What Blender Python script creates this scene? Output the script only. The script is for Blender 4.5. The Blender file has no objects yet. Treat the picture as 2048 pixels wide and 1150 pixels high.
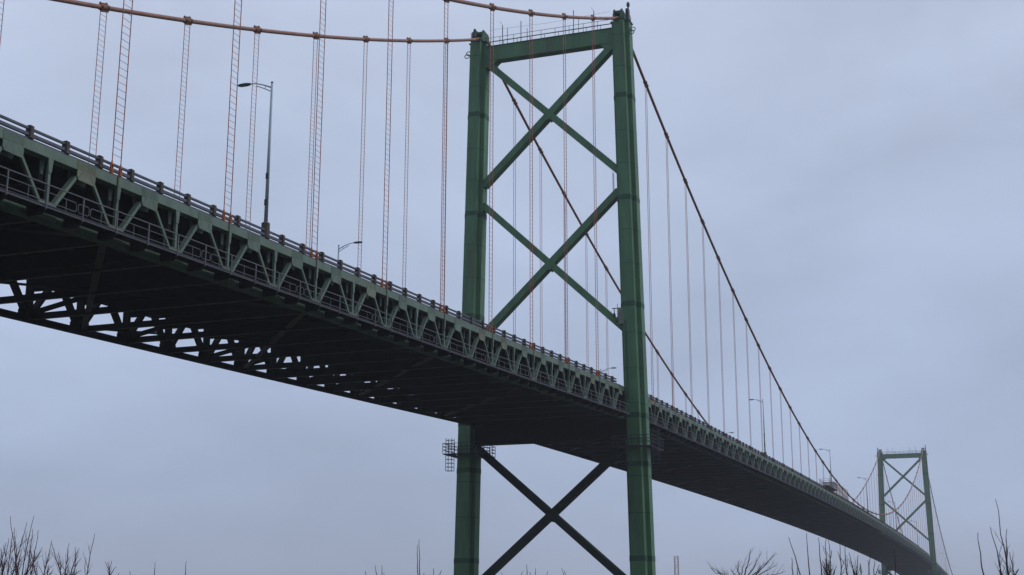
import bpy, math, random
from mathutils import Vector, Matrix
random.seed(7)
S = bpy.context.scene
# ------------------------------------------------------------------ camera
CX, CY, CZ = -139.95635, -39.52885, -23.86944
YAW, PITCH, ROLL = math.radians(20.60178), math.radians(13.51814), math.radians(0.10276)
FPX = 2740.38839
fw = Vector((math.cos(PITCH)*math.cos(YAW), math.cos(PITCH)*math.sin(YAW), math.sin(PITCH)))
rt = Vector((math.sin(YAW), -math.cos(YAW), 0)); up = rt.cross(fw)
rt2 = rt*math.cos(ROLL)+up*math.sin(ROLL); up2 = -rt*math.sin(ROLL)+up*math.cos(ROLL)
cam_d = bpy.data.cameras.new('camera'); cam = bpy.data.objects.new('camera', cam_d)
S.collection.objects.link(cam); S.camera = cam
cam_d.lens = 36*FPX/2048; cam_d.sensor_width = 36; cam_d.clip_start = 0.2; cam_d.clip_end = 20000
cam.matrix_world = Matrix(((rt2.x, up2.x, -fw.x, CX), (rt2.y, up2.y, -fw.y, CY), (rt2.z, up2.z, -fw.z, CZ), (0, 0, 0, 1)))
# ------------------------------------------------------------------ world: overcast sky
SUN_EL, SUN_AZ = math.radians(48), math.radians(-62)     # azimuth measured from +X towards +Y
w = bpy.data.worlds.new('World'); S.world = w; w.use_nodes = True
nt = w.node_tree; nt.nodes.clear(); N = nt.nodes.new; Lk = nt.links.new
out = N('ShaderNodeOutputWorld'); bg = N('ShaderNodeBackground'); bgs = N('ShaderNodeBackground'); add = N('ShaderNodeAddShader')
sky = N('ShaderNodeTexSky'); sky.sky_type = 'NISHITA'; sky.sun_disc = False
sky.sun_elevation = SUN_EL; sky.sun_rotation = math.radians(90)-SUN_AZ
Lk(sky.outputs[0], bgs.inputs[0]); bgs.inputs[1].default_value = 0.012
tc = N('ShaderNodeTexCoord'); sep = N('ShaderNodeSeparateXYZ'); Lk(tc.outputs['Generated'], sep.inputs[0])
mp = N('ShaderNodeMapping'); mp.inputs['Scale'].default_value = (1, 1, 2.2); Lk(tc.outputs['Generated'], mp.inputs[0])
n1 = N('ShaderNodeTexNoise'); n1.inputs['Scale'].default_value = 3.2; n1.inputs['Detail'].default_value = 5; n1.inputs['Roughness'].default_value = 0.5
n1.inputs['Distortion'].default_value = 0.35
Lk(mp.outputs[0], n1.inputs[0])
ramp = N('ShaderNodeValToRGB')                      # elevation -> cloud brightness
cr = ramp.color_ramp; cr.elements[0].position = 0.0; cr.elements[0].color = (0.31, 0.37, 0.53, 1)
cr.elements[1].position = 1.0; cr.elements[1].color = (0.55, 0.61, 0.77, 1)
e = cr.elements.new(0.10); e.color = (0.36, 0.43, 0.60, 1)
e = cr.elements.new(0.24); e.color = (0.435, 0.51, 0.68, 1)
e = cr.elements.new(0.45); e.color = (0.505, 0.575, 0.725, 1)
Lk(sep.outputs[2], ramp.inputs[0])
mr = N('ShaderNodeMapRange'); mr.inputs[1].default_value = 0.3; mr.inputs[2].default_value = 0.7; mr.inputs[3].default_value = 0.85; mr.inputs[4].default_value = 1.16
Lk(n1.outputs[0], mr.inputs[0])
# the cloud deck is thicker (darker) towards +X and thinner towards -Y
dm = N('ShaderNodeVectorMath'); dm.operation = 'DOT_PRODUCT'; dm.inputs[1].default_value = (0.30, -0.95, 0.0)
Lk(tc.outputs['Generated'], dm.inputs[0])
mr2 = N('ShaderNodeMapRange'); mr2.inputs[1].default_value = -0.45; mr2.inputs[2].default_value = 0.45; mr2.inputs[3].default_value = 1.04; mr2.inputs[4].default_value = 0.90
mr2.interpolation_type = 'SMOOTHSTEP'
Lk(dm.outputs['Value'], mr2.inputs[0])
mul = N('ShaderNodeMath'); mul.operation = 'MULTIPLY'; Lk(mr.outputs[0], mul.inputs[0]); Lk(mr2.outputs[0], mul.inputs[1])
Lk(ramp.outputs[0], bg.inputs[0]); Lk(mul.outputs[0], bg.inputs[1])
Lk(bg.outputs[0], add.inputs[0]); Lk(bgs.outputs[0], add.inputs[1]); Lk(add.outputs[0], out.inputs[0])
sd = bpy.data.lights.new('sun', 'SUN'); sd.energy = 1.5; sd.angle = math.radians(25); sd.color = (1.0, 0.97, 0.93)
so = bpy.data.objects.new('sun', sd); S.collection.objects.link(so)
so.rotation_euler = Vector((-math.cos(SUN_EL)*math.cos(SUN_AZ), -math.cos(SUN_EL)*math.sin(SUN_AZ), -math.sin(SUN_EL))).to_track_quat('-Z', 'Y').to_euler()
S.view_settings.view_transform = 'Standard'; S.view_settings.look = 'None'; S.view_settings.exposure = 0; S.view_settings.gamma = 1
S.cycles.max_bounces = 5; S.cycles.volume_bounces = 0

# ------------------------------------------------------------------ bridge profile
L, W, H4 = 441.0, 16.909, 9.74313
HQ = H4/4
XS, G, GQ, SM, HT, MID, CA, CB = 10.47779, 0.0426, 4e-5, 0.01797, 42.637, 2.893, 0.44045, 0.00088
X1 = (L-43*H4)/2
def dk(x):
    if x < 0: return G*x+GQ*x*x
    if x > L: return G*(L-x)+GQ*(L-x)**2
    return SM*x*(1-x/L)
def cz(x):
    if x < 0: return HT+CA*x+CB*x*x
    if x > L: return HT+CA*(L-x)+CB*(L-x)**2
    return MID+(HT-MID)*((x-L/2)/(L/2))**2

# ------------------------------------------------------------------ materials
def mat(name, col, rough=0.75, metal=0.0, var=0.18, rust=0.0, scale=1.2, rustcol=(0.16, 0.09, 0.05), streak=(1, 1, 1), objvar=0.0, bump=0.0, spec=0.3):
    m = bpy.data.materials.new(name); m.use_nodes = True; t = m.node_tree; b = t.nodes['Principled BSDF']
    n = t.nodes.new; k = t.links.new
    b.inputs['Roughness'].default_value = rough; b.inputs['Metallic'].default_value = metal
    b.inputs['Specular IOR Level'].default_value = spec
    geo = n('ShaderNodeNewGeometry'); mpn = n('ShaderNodeMapping'); mpn.inputs['Scale'].default_value = streak
    k(geo.outputs['Position'], mpn.inputs[0])
    no = n('ShaderNodeTexNoise'); no.inputs['Scale'].default_value = scale; no.inputs['Detail'].default_value = 6; no.inputs['Roughness'].default_value = 0.62
    k(mpn.outputs[0], no.inputs[0])
    r = n('ShaderNodeValToRGB'); r.color_ramp.elements[0].position = 0.3; r.color_ramp.elements[1].position = 0.7
    r.color_ramp.elements[0].color = tuple(c*(1-var) for c in col)+(1,); r.color_ramp.elements[1].color = tuple(min(1, c*(1+var)) for c in col)+(1,)
    k(no.outputs[0], r.inputs[0]); last = r.outputs[0]
    if rust > 0:
        n2 = n('ShaderNodeTexNoise'); n2.inputs['Scale'].default_value = scale*0.6; n2.inputs['Detail'].default_value = 8; n2.inputs['Roughness'].default_value = 0.7
        mp2 = n('ShaderNodeMapping'); mp2.inputs['Scale'].default_value = streak; mp2.inputs['Location'].default_value = (17, 5, 9)
        k(geo.outputs['Position'], mp2.inputs[0]); k(mp2.outputs[0], n2.inputs[0])
        r2 = n('ShaderNodeValToRGB'); r2.color_ramp.elements[0].position = 0.60-rust*0.22; r2.color_ramp.elements[1].position = 0.72-rust*0.12
        k(n2.outputs[0], r2.inputs[0])
        mx = n('ShaderNodeMix'); mx.data_type = 'RGBA'; k(r2.outputs[0], mx.inputs[0]); k(last, mx.inputs[6]); mx.inputs[7].default_value = rustcol+(1,)
        last = mx.outputs[2]
    if objvar > 0:
        oi = n('ShaderNodeObjectInfo'); hr = n('ShaderNodeMapRange'); hr.inputs[3].default_value = 1-objvar; hr.inputs[4].default_value = 1+objvar
        k(oi.outputs['Random'], hr.inputs[0])
        vm = n('ShaderNodeVectorMath'); vm.operation = 'SCALE'; k(last, vm.inputs[0]); k(hr.outputs[0], vm.inputs['Scale']); last = vm.outputs[0]
    k(last, b.inputs['Base Color'])
    if bump > 0:
        bp = n('ShaderNodeBump'); bp.inputs['Strength'].default_value = bump; bp.inputs['Distance'].default_value = 0.05
        k(no.outputs[0], bp.inputs['Height']); k(bp.outputs[0], b.inputs['Normal'])
    return m
M_TOWER = mat('tower_green_paint', (0.052, 0.142, 0.066), 0.58, var=0.26, rust=0.34, scale=0.8, rustcol=(0.055, 0.085, 0.042), streak=(1, 1, 0.22), bump=0.1, spec=0.4)
M_LOWX = mat('shaded_brace_paint', (0.010, 0.022, 0.016), 0.7, var=0.3, rust=0.3, rustcol=(0.018, 0.02, 0.012), spec=0.15)  # shade below the deck painted into the lower brace colour
M_BAND = mat('tower_splice_paint', (0.020, 0.070, 0.036), 0.6, var=0.2, scale=2)
M_TRUSS = mat('truss_pale_green_paint', (0.092, 0.140, 0.110), 0.6, var=0.2, rust=0.32, scale=1.1, rustcol=(0.12, 0.115, 0.07), streak=(1, 1, 0.5), objvar=0.12, bump=0.1)
M_TRUSSB = mat('truss_stained_paint', (0.135, 0.165, 0.12), 0.75, var=0.25, rust=0.5, scale=1.6, rustcol=(0.14, 0.12, 0.07), objvar=0.1)
M_LOW = mat('shaded_lower_paint', (0.045, 0.085, 0.062), 0.75, var=0.35, rust=0.35, scale=1.5, rustcol=(0.05, 0.05, 0.025), objvar=0.1)  # walkway's shadow put into the bottom chord colour, plus random worn patches
M_FAR = mat('shaded_far_paint', (0.010, 0.014, 0.012), 0.9, var=0.3, scale=1.5, spec=0.1)  # near-black colour stands in for shade on the far truss
M_RIVET = mat('rivet_paint', (0.05, 0.09, 0.07), 0.8)
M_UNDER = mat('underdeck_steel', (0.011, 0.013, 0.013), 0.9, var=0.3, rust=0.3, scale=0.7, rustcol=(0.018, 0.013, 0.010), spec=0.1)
M_STRUT = mat('bracing_steel', (0.055, 0.056, 0.055), 0.85, var=0.35, rust=0.3, scale=1.5, rustcol=(0.10, 0.07, 0.05))
M_GALV = mat('galvanised_rail', (0.11, 0.115, 0.135), 0.75, var=0.15, scale=2)
M_GALVD = mat('dark_galvanised_rail', (0.075, 0.085, 0.11), 0.6, metal=0.2, var=0.2, scale=2)
M_POST = mat('weathered_rail_post', (0.065, 0.055, 0.052), 0.85, var=0.35, rust=0.4, scale=3, rustcol=(0.09, 0.05, 0.035), objvar=0.15)
M_CABLE = mat('cable_wrap_paint', (0.25, 0.125, 0.09), 0.65, var=0.15, rust=0.5, scale=0.9, rustcol=(0.19, 0.085, 0.055))
M_CLAMP = mat('clamp_rust', (0.16, 0.075, 0.045), 0.8, var=0.4, scale=6)
M_ROPE = mat('hanger_rope_rust', (0.40, 0.125, 0.105), 0.8, var=0.3, rust=0.4, scale=3, rustcol=(0.20, 0.075, 0.05))
M_RUNG = mat('hanger_rung_steel', (0.13, 0.07, 0.07), 0.8, var=0.2, scale=3)
M_SOCK = mat('socket_orange_rust', (0.36, 0.11, 0.05), 0.85, var=0.4, rust=0.4, scale=9, rustcol=(0.12, 0.045, 0.03))
M_SOCKD = mat('socket_brown_rust', (0.13, 0.055, 0.04), 0.85, var=0.4, scale=9)
M_DARK = mat('dark_steel', (0.03, 0.032, 0.045), 0.6, var=0.3, scale=3)
M_LAMP = mat('lamp_pole_paint', (0.26, 0.33, 0.38), 0.5, var=0.1, scale=1.5)
M_LENS = mat('lamp_lens', (0.25, 0.28, 0.30), 0.25, var=0.05)
M_BEIGE = mat('hoarding_panel', (0.72, 0.71, 0.70), 0.8, var=0.12, rust=0.15, scale=0.8, rustcol=(0.30, 0.27, 0.24), streak=(1, 1, 0.2))
M_BARKT = mat('pale_bark', (0.12, 0.10, 0.10), 0.9, var=0.2, scale=5)
M_BARK = mat('winter_bark', (0.070, 0.040, 0.036), 0.9, var=0.3, scale=12, objvar=0.1)
M_ASPH = mat('asphalt', (0.05, 0.05, 0.052), 0.9, var=0.2, scale=0.8)
M_GRASS = mat('winter_ground', (0.045, 0.045, 0.028), 0.95, var=0.4, rust=0.4, scale=0.15, rustcol=(0.06, 0.045, 0.03))
M_WATER = mat('harbour_water', (0.02, 0.03, 0.035), 0.12, var=0.2, scale=0.05, bump=0.4)
M_CONC = mat('pier_concrete', (0.28, 0.27, 0.25), 0.9, var=0.2, rust=0.2, scale=0.4, rustcol=(0.16, 0.15, 0.13))

# ------------------------------------------------------------------ mesh helpers
COL = S.collection
class MB:
    def __init__(s): s.v = []; s.f = []
    def box(s, x0, x1, y0, y1, z0, z1):
        b = len(s.v)
        s.v += [(x, y, z) for x in (x0, x1) for y in (y0, y1) for z in (z0, z1)]
        s.f += [tuple(b+i for i in q) for q in ((0, 1, 3, 2), (4, 6, 7, 5), (0, 4, 5, 1), (2, 3, 7, 6), (0, 2, 6, 4), (1, 5, 7, 3))]
        return s
    def bar(s, p, q, a, b, side=(0, 1, 0)):      # rectangular bar p->q, a = width along 'side', b = other width
        p, q = Vector(p), Vector(q); d = (q-p).normalized(); sd_ = Vector(side); sd_ = (sd_-d*sd_.dot(d)).normalized(); o = d.cross(sd_)
        i = len(s.v)
        for c in (p, q):
            for sa, sb in ((-1, -1), (1, -1), (1, 1), (-1, 1)): s.v.append(tuple(c+sd_*(sa*a/2)+o*(sb*b/2)))
        s.f += [(i, i+1, i+2, i+3), (i+7, i+6, i+5, i+4)]+[(i+j, i+4+j, i+4+(j+1) % 4, i+(j+1) % 4) for j in range(4)]
        return s
    def tube(s, pts, r, n=8, cap=True):
        pts = [Vector(p) for p in pts]; rs = r if isinstance(r, (list, tuple)) else [r]*len(pts)
        i0 = len(s.v); u = None
        for k, p in enumerate(pts):
            d = (pts[min(k+1, len(pts)-1)]-pts[max(k-1, 0)]).normalized()
            if u is None: u = d.orthogonal().normalized()
            u = (u-d*u.dot(d)).normalized(); v_ = d.cross(u)
            for j in range(n):
                a = 2*math.pi*j/n; s.v.append(tuple(p+(u*math.cos(a)+v_*math.sin(a))*rs[k]))
        for k in range(len(pts)-1):
            for j in range(n):
                a, b = i0+k*n+j, i0+k*n+(j+1) % n; s.f.append((a, b, b+n, a+n))
        if cap: s.f += [tuple(i0+n-1-j for j in range(n)), tuple(i0+(len(pts)-1)*n+j for j in range(n))]
        return s
    def prism(s, poly, y0, y1):                   # polygon of (x, z) extruded along y
        i = len(s.v); n = len(poly)
        s.v += [(x, y0, z) for x, z in poly]+[(x, y1, z) for x, z in poly]
        s.f += [tuple(range(i, i+n)), tuple(range(i+2*n-1, i+n-1, -1))]+[(i+j, i+n+j, i+n+(j+1) % n, i+(j+1) % n) for j in range(n)]
        return s
    def prismx(s, poly, x0, x1):                  # polygon of (y, z) extruded along x
        i = len(s.v); n = len(poly)
        s.v += [(x0, y, z) for y, z in poly]+[(x1, y, z) for y, z in poly]
        s.f += [tuple(range(i+n-1, i-1, -1)), tuple(range(i+n, i+2*n))]+[(i+j, i+(j+1) % n, i+n+(j+1) % n, i+n+j) for j in range(n)]
        return s
    def loft(s, rings):
        i = len(s.v); n = len(rings[0])
        for r in rings: s.v += [tuple(p) for p in r]
        for k in range(len(rings)-1):
            for j in range(n):
                a, b = i+k*n+j, i+k*n+(j+1) % n; s.f.append((a, b, b+n, a+n))
        s.f += [tuple(range(i+n-1, i-1, -1)), tuple(i+(len(rings)-1)*n+j for j in range(n))]
        return s
    def sweep(s, xs, y0, y1, z0, z1):             # rectangular profile following the deck line
        return s.loft([[(x, y0, dk(x)+z0), (x, y1, dk(x)+z0), (x, y1, dk(x)+z1), (x, y0, dk(x)+z1)] for x in xs])
    def build(s, name, m, parent=None, smooth=False, root=None):
        o0 = Vector((0, 0, 0))
        base = root or parent
        if base is not None: o0 = Vector(base.get('base', (0, 0, 0)))
        me = bpy.data.meshes.new(name); me.from_pydata([tuple(Vector(v)-o0) for v in s.v], [], s.f)
        me.materials.append(m)
        bmn = me
        if smooth: me.polygons.foreach_set('use_smooth', [True]*len(me.polygons))
        me.update(); ob = bpy.data.objects.new(name, me); COL.objects.link(ob)
        ob['base'] = tuple(o0)
        if parent is not None: ob.parent = parent
        return ob
def thing(name, label, cat, loc, group=None):
    o = bpy.data.objects.new(name, None); COL.objects.link(o); o.location = loc; o.empty_display_size = 0.5
    o['base'] = tuple(loc); o['label'] = label; o['category'] = cat
    if group: o['group'] = group
    return o
def frange(a, b, st):
    n = max(1, int(round((b-a)/st))); return [a+(b-a)*i/n for i in range(n+1)]
ORD = ['', 'first', 'second', 'third', 'fourth', 'fifth', 'sixth', 'seventh', 'eighth', 'ninth', 'tenth', 'eleventh', 'twelfth', 'thirteenth', 'fourteenth', 'fifteenth', 'sixteenth', 'seventeenth', 'eighteenth', 'nineteenth', 'twentieth', 'twenty-first', 'twenty-second']

# ------------------------------------------------------------------ towers
def leg_c(z, side):
    yc = -1.04+0.0195*z
    return yc if side == 0 else W-yc
def leg_hw(z): return 1.135-0.0026*z
def leg_inner(z, side): return leg_c(z, side)+(leg_hw(z) if side == 0 else -leg_hw(z))
def leg_ring(X, z, side, grow=0.0):
    c = leg_c(z, side); hw = leg_hw(z)+grow; cw = hw-0.45; d0, d1 = 0.66+grow, 1.62-0.002*z+grow
    pts = [(-d1, -cw), (-d1, cw), (-d0, cw), (-d0, hw), (d0, hw), (d0, cw), (d1, cw), (d1, -cw), (d0, -cw), (d0, -hw), (-d0, -hw), (-d0, -cw)]
    return [(X+a, c+b, z) for a, b in pts]
def brace(parent, X, ya, za, yb, zb, name='brace', pins=False, th=0.74, mt=None):
    m = MB(); m.bar((X, ya, za), (X, yb, zb), th, 1.05, side=(0, 0, 1))
    # raised edge flanges of the box brace
    d = Vector((0, yb-ya, zb-za)).normalized(); nrm = Vector((0, -d.z, d.y))
    if pins:
        n = int(math.hypot(yb-ya, zb-za)/0.45)
        if nrm.z < 0: nrm = -nrm
        for i in range(2, n-1):
            p = Vector((X-0.35, ya, za)).lerp(Vector((X-0.35, yb, zb)), i/n)+nrm*(th/2-0.02)
            m.bar(p, p+nrm*random.uniform(0.09, 0.18), 0.02, 0.02)
    return m.build(name, mt or M_TOWER, parent)
def tower(X, near):
    lab = ('tall green steel tower with double X bracing, nearer of the two bridge towers' if near
           else 'small distant green steel tower with X bracing at the far end of the bridge')
    t = thing('bridge_tower', lab, 'bridge tower', (X, W/2, -46), 'green suspension bridge towers')
    for side in (0, 1):
        m = MB(); m.loft([leg_ring(X, z, side) for z in (-46, -20, 0, 20, 41.85)]); lg = m.build('leg', M_TOWER, t)
        for zb in (32.75, 20.8, 8.85, -3.2, -8.3, -18.0, -30):
            b = MB(); b.loft([leg_ring(X, zb-0.27, side, 0.025), leg_ring(X, zb+0.27, side, 0.025)]); b.build('splice_band', M_BAND, lg)
        if near:
            for zb in frange(-21, 40, 3.9):
                if min(abs(zb-q) for q in (32.75, 20.8, 8.85, -3.2, -8.3, -18.0)) > 0.9:
                    b = MB(); b.loft([leg_ring(X, zb-0.035, side, 0.008), leg_ring(X, zb+0.035, side, 0.008)]); b.build('plate_seam', M_BAND, lg)
        c = leg_c(41.3, side); s_ = -1 if side == 0 else 1
        cap = MB(); cap.loft([leg_ring(X, 41.85, side, 0.10), leg_ring(X, 42.0, side, 0.10)]); cap.build('leg_cap', M_BAND, lg)
        # saddle housing with open mouth for the cable
        y0 = 0 if side == 0 else W
        h = MB()
        prof = [(X-1.35, 42.0), (X+1.35, 42.0), (X+0.8, 43.3), (X-0.8, 43.4)]
        h.prism(prof, y0-0.52, y0-0.34); h.prism(prof, y0+0.34, y0+0.52)
        h.box(X-0.75, X+0.75, y0-0.335, y0+0.335, 42.95, 43.25); h.box(X-0.3, X+0.3, y0-0.335, y0+0.335, 42.02, 42.45)
        h.build('saddle_housing', M_BAND, t)
        cl = MB(); cl.tube([(X-2.1, y0, cz(X-2.1)), (X-1.1, y0, cz(X-1.1))], 0.23, 12); cl.build('saddle_collar', M_CLAMP, t)
        cl = MB(); cl.tube([(X+1.1, y0, cz(X+1.1)), (X+2.1, y0, cz(X+2.1))], 0.23, 12); cl.build('saddle_collar', M_CLAMP, t)
        # small access platform with beacon behind the saddle
        yb = c+s_*0.75
        r = MB()
        for dx in (-1.0, -0.3, 0.4, 1.1): r.tube([(X+dx, yb, 42.0), (X+dx, yb, 43.1)], 0.035, 6)
        for zz in (42.3, 42.7, 43.1): r.tube([(X-1.0, yb, zz), (X+1.1, yb, zz)], 0.03, 6)
        for yy in (0.25, 0.5): r.tube([(X+1.1, yb-s_*yy, 42.0), (X+1.1, yb-s_*yy, 43.1)], 0.03, 6)
        r.build('access_rail', M_DARK, t)
        bc = MB(); bx = X+1.0 if near else X
        zt = 44.15 if side else 44.5
        bc.tube([(X+0.1, yb, 42.0), (X+0.1, yb, zt-1.0)], [0.20, 0.16], 10); bc.tube([(X+0.1, yb, zt-1.0), (X+0.1, yb, zt-0.7), (X+0.1, yb, zt-0.55), (X+0.1, yb, zt-0.48), (X+0.1, yb, zt-0.15), (X+0.1, yb, zt)], [0.10, 0.08, 0.13, 0.20, 0.18, 0.06], 10)
        bc.box(X-0.45, X-0.15, yb-0.15, yb+0.15, 42.0, 43.5)
        bc.build('beacon_light', M_DARK, t)
        for k_, (dx, dz) in enumerate(((0.0, 0), (-0.5, -0.55))):
            pts = []; fl = MB()
            for a in range(13):
                an = 2*math.pi*a/12; pts.append((X+dx-0.3+0.0*an, c+s_*(leg_hw(41)+0.32+0.30*math.cos(an)), 40.9+dz+0.24*math.sin(an)))
            fl.tube(pts, 0.05, 6, cap=False)
            fl.build('cable_guide_hoop', M_DARK, t)
    # top strut
    def inner(z): return leg_inner(z, 0), leg_inner(z, 1)
    a, b = inner(40.4)
    m = MB(); m.box(X-0.60, X+0.60, a-0.25, b+0.25, 39.5, 41.25); ts = m.build('top_strut', M_TOWER, t)
    m = MB(); m.box(X-0.68, X+0.68, a+0.05, b-0.05, 41.25, 41.33); m.build('strut_cap_plate', M_BAND, ts)
    # gusset plates where the top braces meet
    for y_, sg in ((a, 1), (b, -1)):
        m = MB(); m.prismx([(y_-0.1*sg, 39.52), (y_+1.5*sg, 39.52), (y_+0.6*sg, 38.75), (y_-0.1*sg, 38.7)], X-0.56, X+0.56)
        m.build('corner_gusset', M_TOWER, t)
    r = MB(); ny = 9
    for i in range(ny+1):
        y = a+(b-a)*i/ny
        for xx in (-0.6, 0.6):
            r.tube([(X+xx, y, 41.33), (X+xx, y, 42.35)], 0.028, 6)
    for xx in (-0.6, 0.6):
        for zz in (41.85, 42.35): r.tube([(X+xx, a-0.4, zz), (X+xx, b+0.4, zz)], 0.032 if zz < 42 else 0.026, 6)
    r.build('strut_railing', M_GALVD, t)
    for fy, hh in ((0.13, 2.4), (0.28, 2.6), (0.33, 1.6), (0.70, 2.9), (0.74, 1.9), (0.86, 2.4), (0.17, 2.0)):
        an = MB(); y = b+(a-b)*fy; an.tube([(X-0.5, y, 41.33), (X-0.5, y, 41.33+hh)], 0.045 if hh > 2.2 else 0.03, 6)
        if fy in (0.13, 0.86): an.tube([(X-0.5, y, 41.33+hh), (X-0.5, y+0.35, 41.33+hh+0.55)], 0.02, 5)
        an.build('antenna', M_DARK, t)
    ww = MB(); ww.tube([(X-0.5, b-0.3, 43.4), (X-0.5, (a+b)/2, 43.15), (X-0.5, a+0.3, 43.4)], 0.012, 4); ww.build('stay_wire', M_DARK, t)
    # X bracing
    brace(t, X, leg_inner(39.4, 0)-0.1, 39.45, leg_inner(24.4, 1)+0.1, 24.35)
    brace(t, X-0.0, leg_inner(24.4, 0)-0.1, 24.35, leg_inner(39.4, 1)+0.1, 39.45, pins=True)
    brace(t, X, leg_inner(21.9, 0)-0.1, 22.0, leg_inner(6.5, 1)+0.1, 6.45)
    brace(t, X, leg_inner(6.5, 0)-0.1, 6.45, leg_inner(21.9, 1)+0.1, 22.0, pins=True)
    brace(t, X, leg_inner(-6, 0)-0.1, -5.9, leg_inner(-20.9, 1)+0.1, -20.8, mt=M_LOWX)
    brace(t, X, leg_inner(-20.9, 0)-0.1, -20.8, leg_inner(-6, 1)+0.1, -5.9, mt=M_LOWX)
    brace(t, X, leg_inner(-23, 0)-0.1, -23, leg_inner(-40, 1)+0.1, -40)
    brace(t, X, leg_inner(-40, 0)-0.1, -40, leg_inner(-23, 1)+0.1, -23)
    for zc in (31.9, 14.2, -13.36):
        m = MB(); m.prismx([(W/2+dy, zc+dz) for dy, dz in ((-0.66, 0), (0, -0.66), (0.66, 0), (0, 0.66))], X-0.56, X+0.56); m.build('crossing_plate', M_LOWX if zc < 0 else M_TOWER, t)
    a, b = inner(-4.6)
    m = MB(); m.box(X-0.75, X+0.75, a-0.25, b+0.25, -5.5, -3.52); m.build('portal_strut', M_UNDER, t)
    # maintenance platforms below the deck
    for side in (0, 1):
        c = leg_c(-7, side); hw = leg_hw(-7); s_ = -1 if side == 0 else 1
        p = MB(); zf = -6.55
        xa, xb, ya, yb = X-2.5, X+2.5, c-hw-0.95, c+hw+0.95
        p.box(xa, xb, ya, c-hw-0.06, zf-0.1, zf); p.box(xa, xb, c+hw+0.06, yb, zf-0.1, zf)
        p.box(xa, X-1.75, c-hw-0.055, c+hw+0.055, zf-0.1, zf); p.box(X+1.75, xb, c-hw-0.055, c+hw+0.055, zf-0.1, zf)
        pl = p.build('maintenance_platform', M_DARK, t)
        r = MB()
        cor = [(xa, ya), (xb, ya), (xb, yb), (xa, yb)]
        for i in range(4):
            (x0, y0), (x1, y1) = cor[i], cor[(i+1) % 4]
            for zz in (0.4, 0.75, 1.1): r.tube([(x0, y0, zf+zz), (x1, y1, zf+zz)], 0.035, 5)
            for k_ in range(6):
                f_ = k_/6; r.tube([(x0+(x1-x0)*f_, y0+(y1-y0)*f_, zf), (x0+(x1-x0)*f_, y0+(y1-y0)*f_, zf+1.1)], 0.035, 5)
        # ladder cage hanging on the outer side
        yo = c+s_*(hw+0.9); xo = X-0.6
        for dx in (-0.35, 0.35):
            for dy in (-0.35, 0.35): r.tube([(xo+dx, yo+dy, zf-1.7), (xo+dx, yo+dy, zf+1.9)], 0.035, 5)
        zz = zf-1.7
        while zz < zf+1.95:
            for dx in (-0.35, 0.35): r.tube([(xo+dx, yo-0.35, zz), (xo+dx, yo+0.35, zz)], 0.025, 5)
            for dy in (-0.35, 0.35): r.tube([(xo-0.35, yo+dy, zz), (xo+0.35, yo+dy, zz)], 0.025, 5)
            zz += 0.42
        r.build('platform_rail', M_DARK, pl)
    if near:
        zb = 7.6; yb = leg_inner(zb, 0)
        m = MB(); m.box(X-1.55, X-1.0, yb-0.62, yb+0.10, zb-0.95, zb+0.85); m.build('control_cabinet', M_TRUSSB, t)
        m = MB(); m.box(X-1.3, X-1.2, yb+0.10, yb+0.85, zb+0.82, zb+0.90)
        for dy, dz in ((0.62, -0.1), (0.24, -0.75)):
            m.tube([(X-1.25, yb+dy, zb+0.82), (X-1.25, yb+dy, zb+0.5+dz), (X-1.25, yb+dy, zb+0.35+dz), (X-1.25, yb+dy, zb+0.1+dz), (X-1.25, yb+dy, zb-0.02+dz)], [0.04, 0.05, 0.13, 0.17, 0.06], 10)
        m.tube([(X-1.25, yb+0.25, zb+0.85), (X-1.25, yb+0.25, zb+1.35)], 0.03, 5)
        m.build('hanging_camera', M_DARK, t)
        m = MB(); yl = leg_inner(23, 0)+0.55
        for dx in (-0.2, 0.2): m.tube([(X+dx-0.1, yl, 21.4), (X+dx-0.1, yl, 24.2)], 0.03, 5)
        z_ = 21.5
        while z_ < 24.1: m.tube([(X-0.3, yl, z_), (X+0.1, yl, z_)], 0.018, 4); z_ += 0.3
        m.build('access_ladder', M_GALVD, t)
        # conduit running down the inner side of the near leg
        m = MB(); m.tube([(X-1.72, leg_c(z, 0)+0.45, z) for z in (7.0, 4, 1, -1.5)], 0.06, 6); m.build('conduit', M_BAND, t)
    return t
tower(0.0, True)
tower(L, False)

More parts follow.
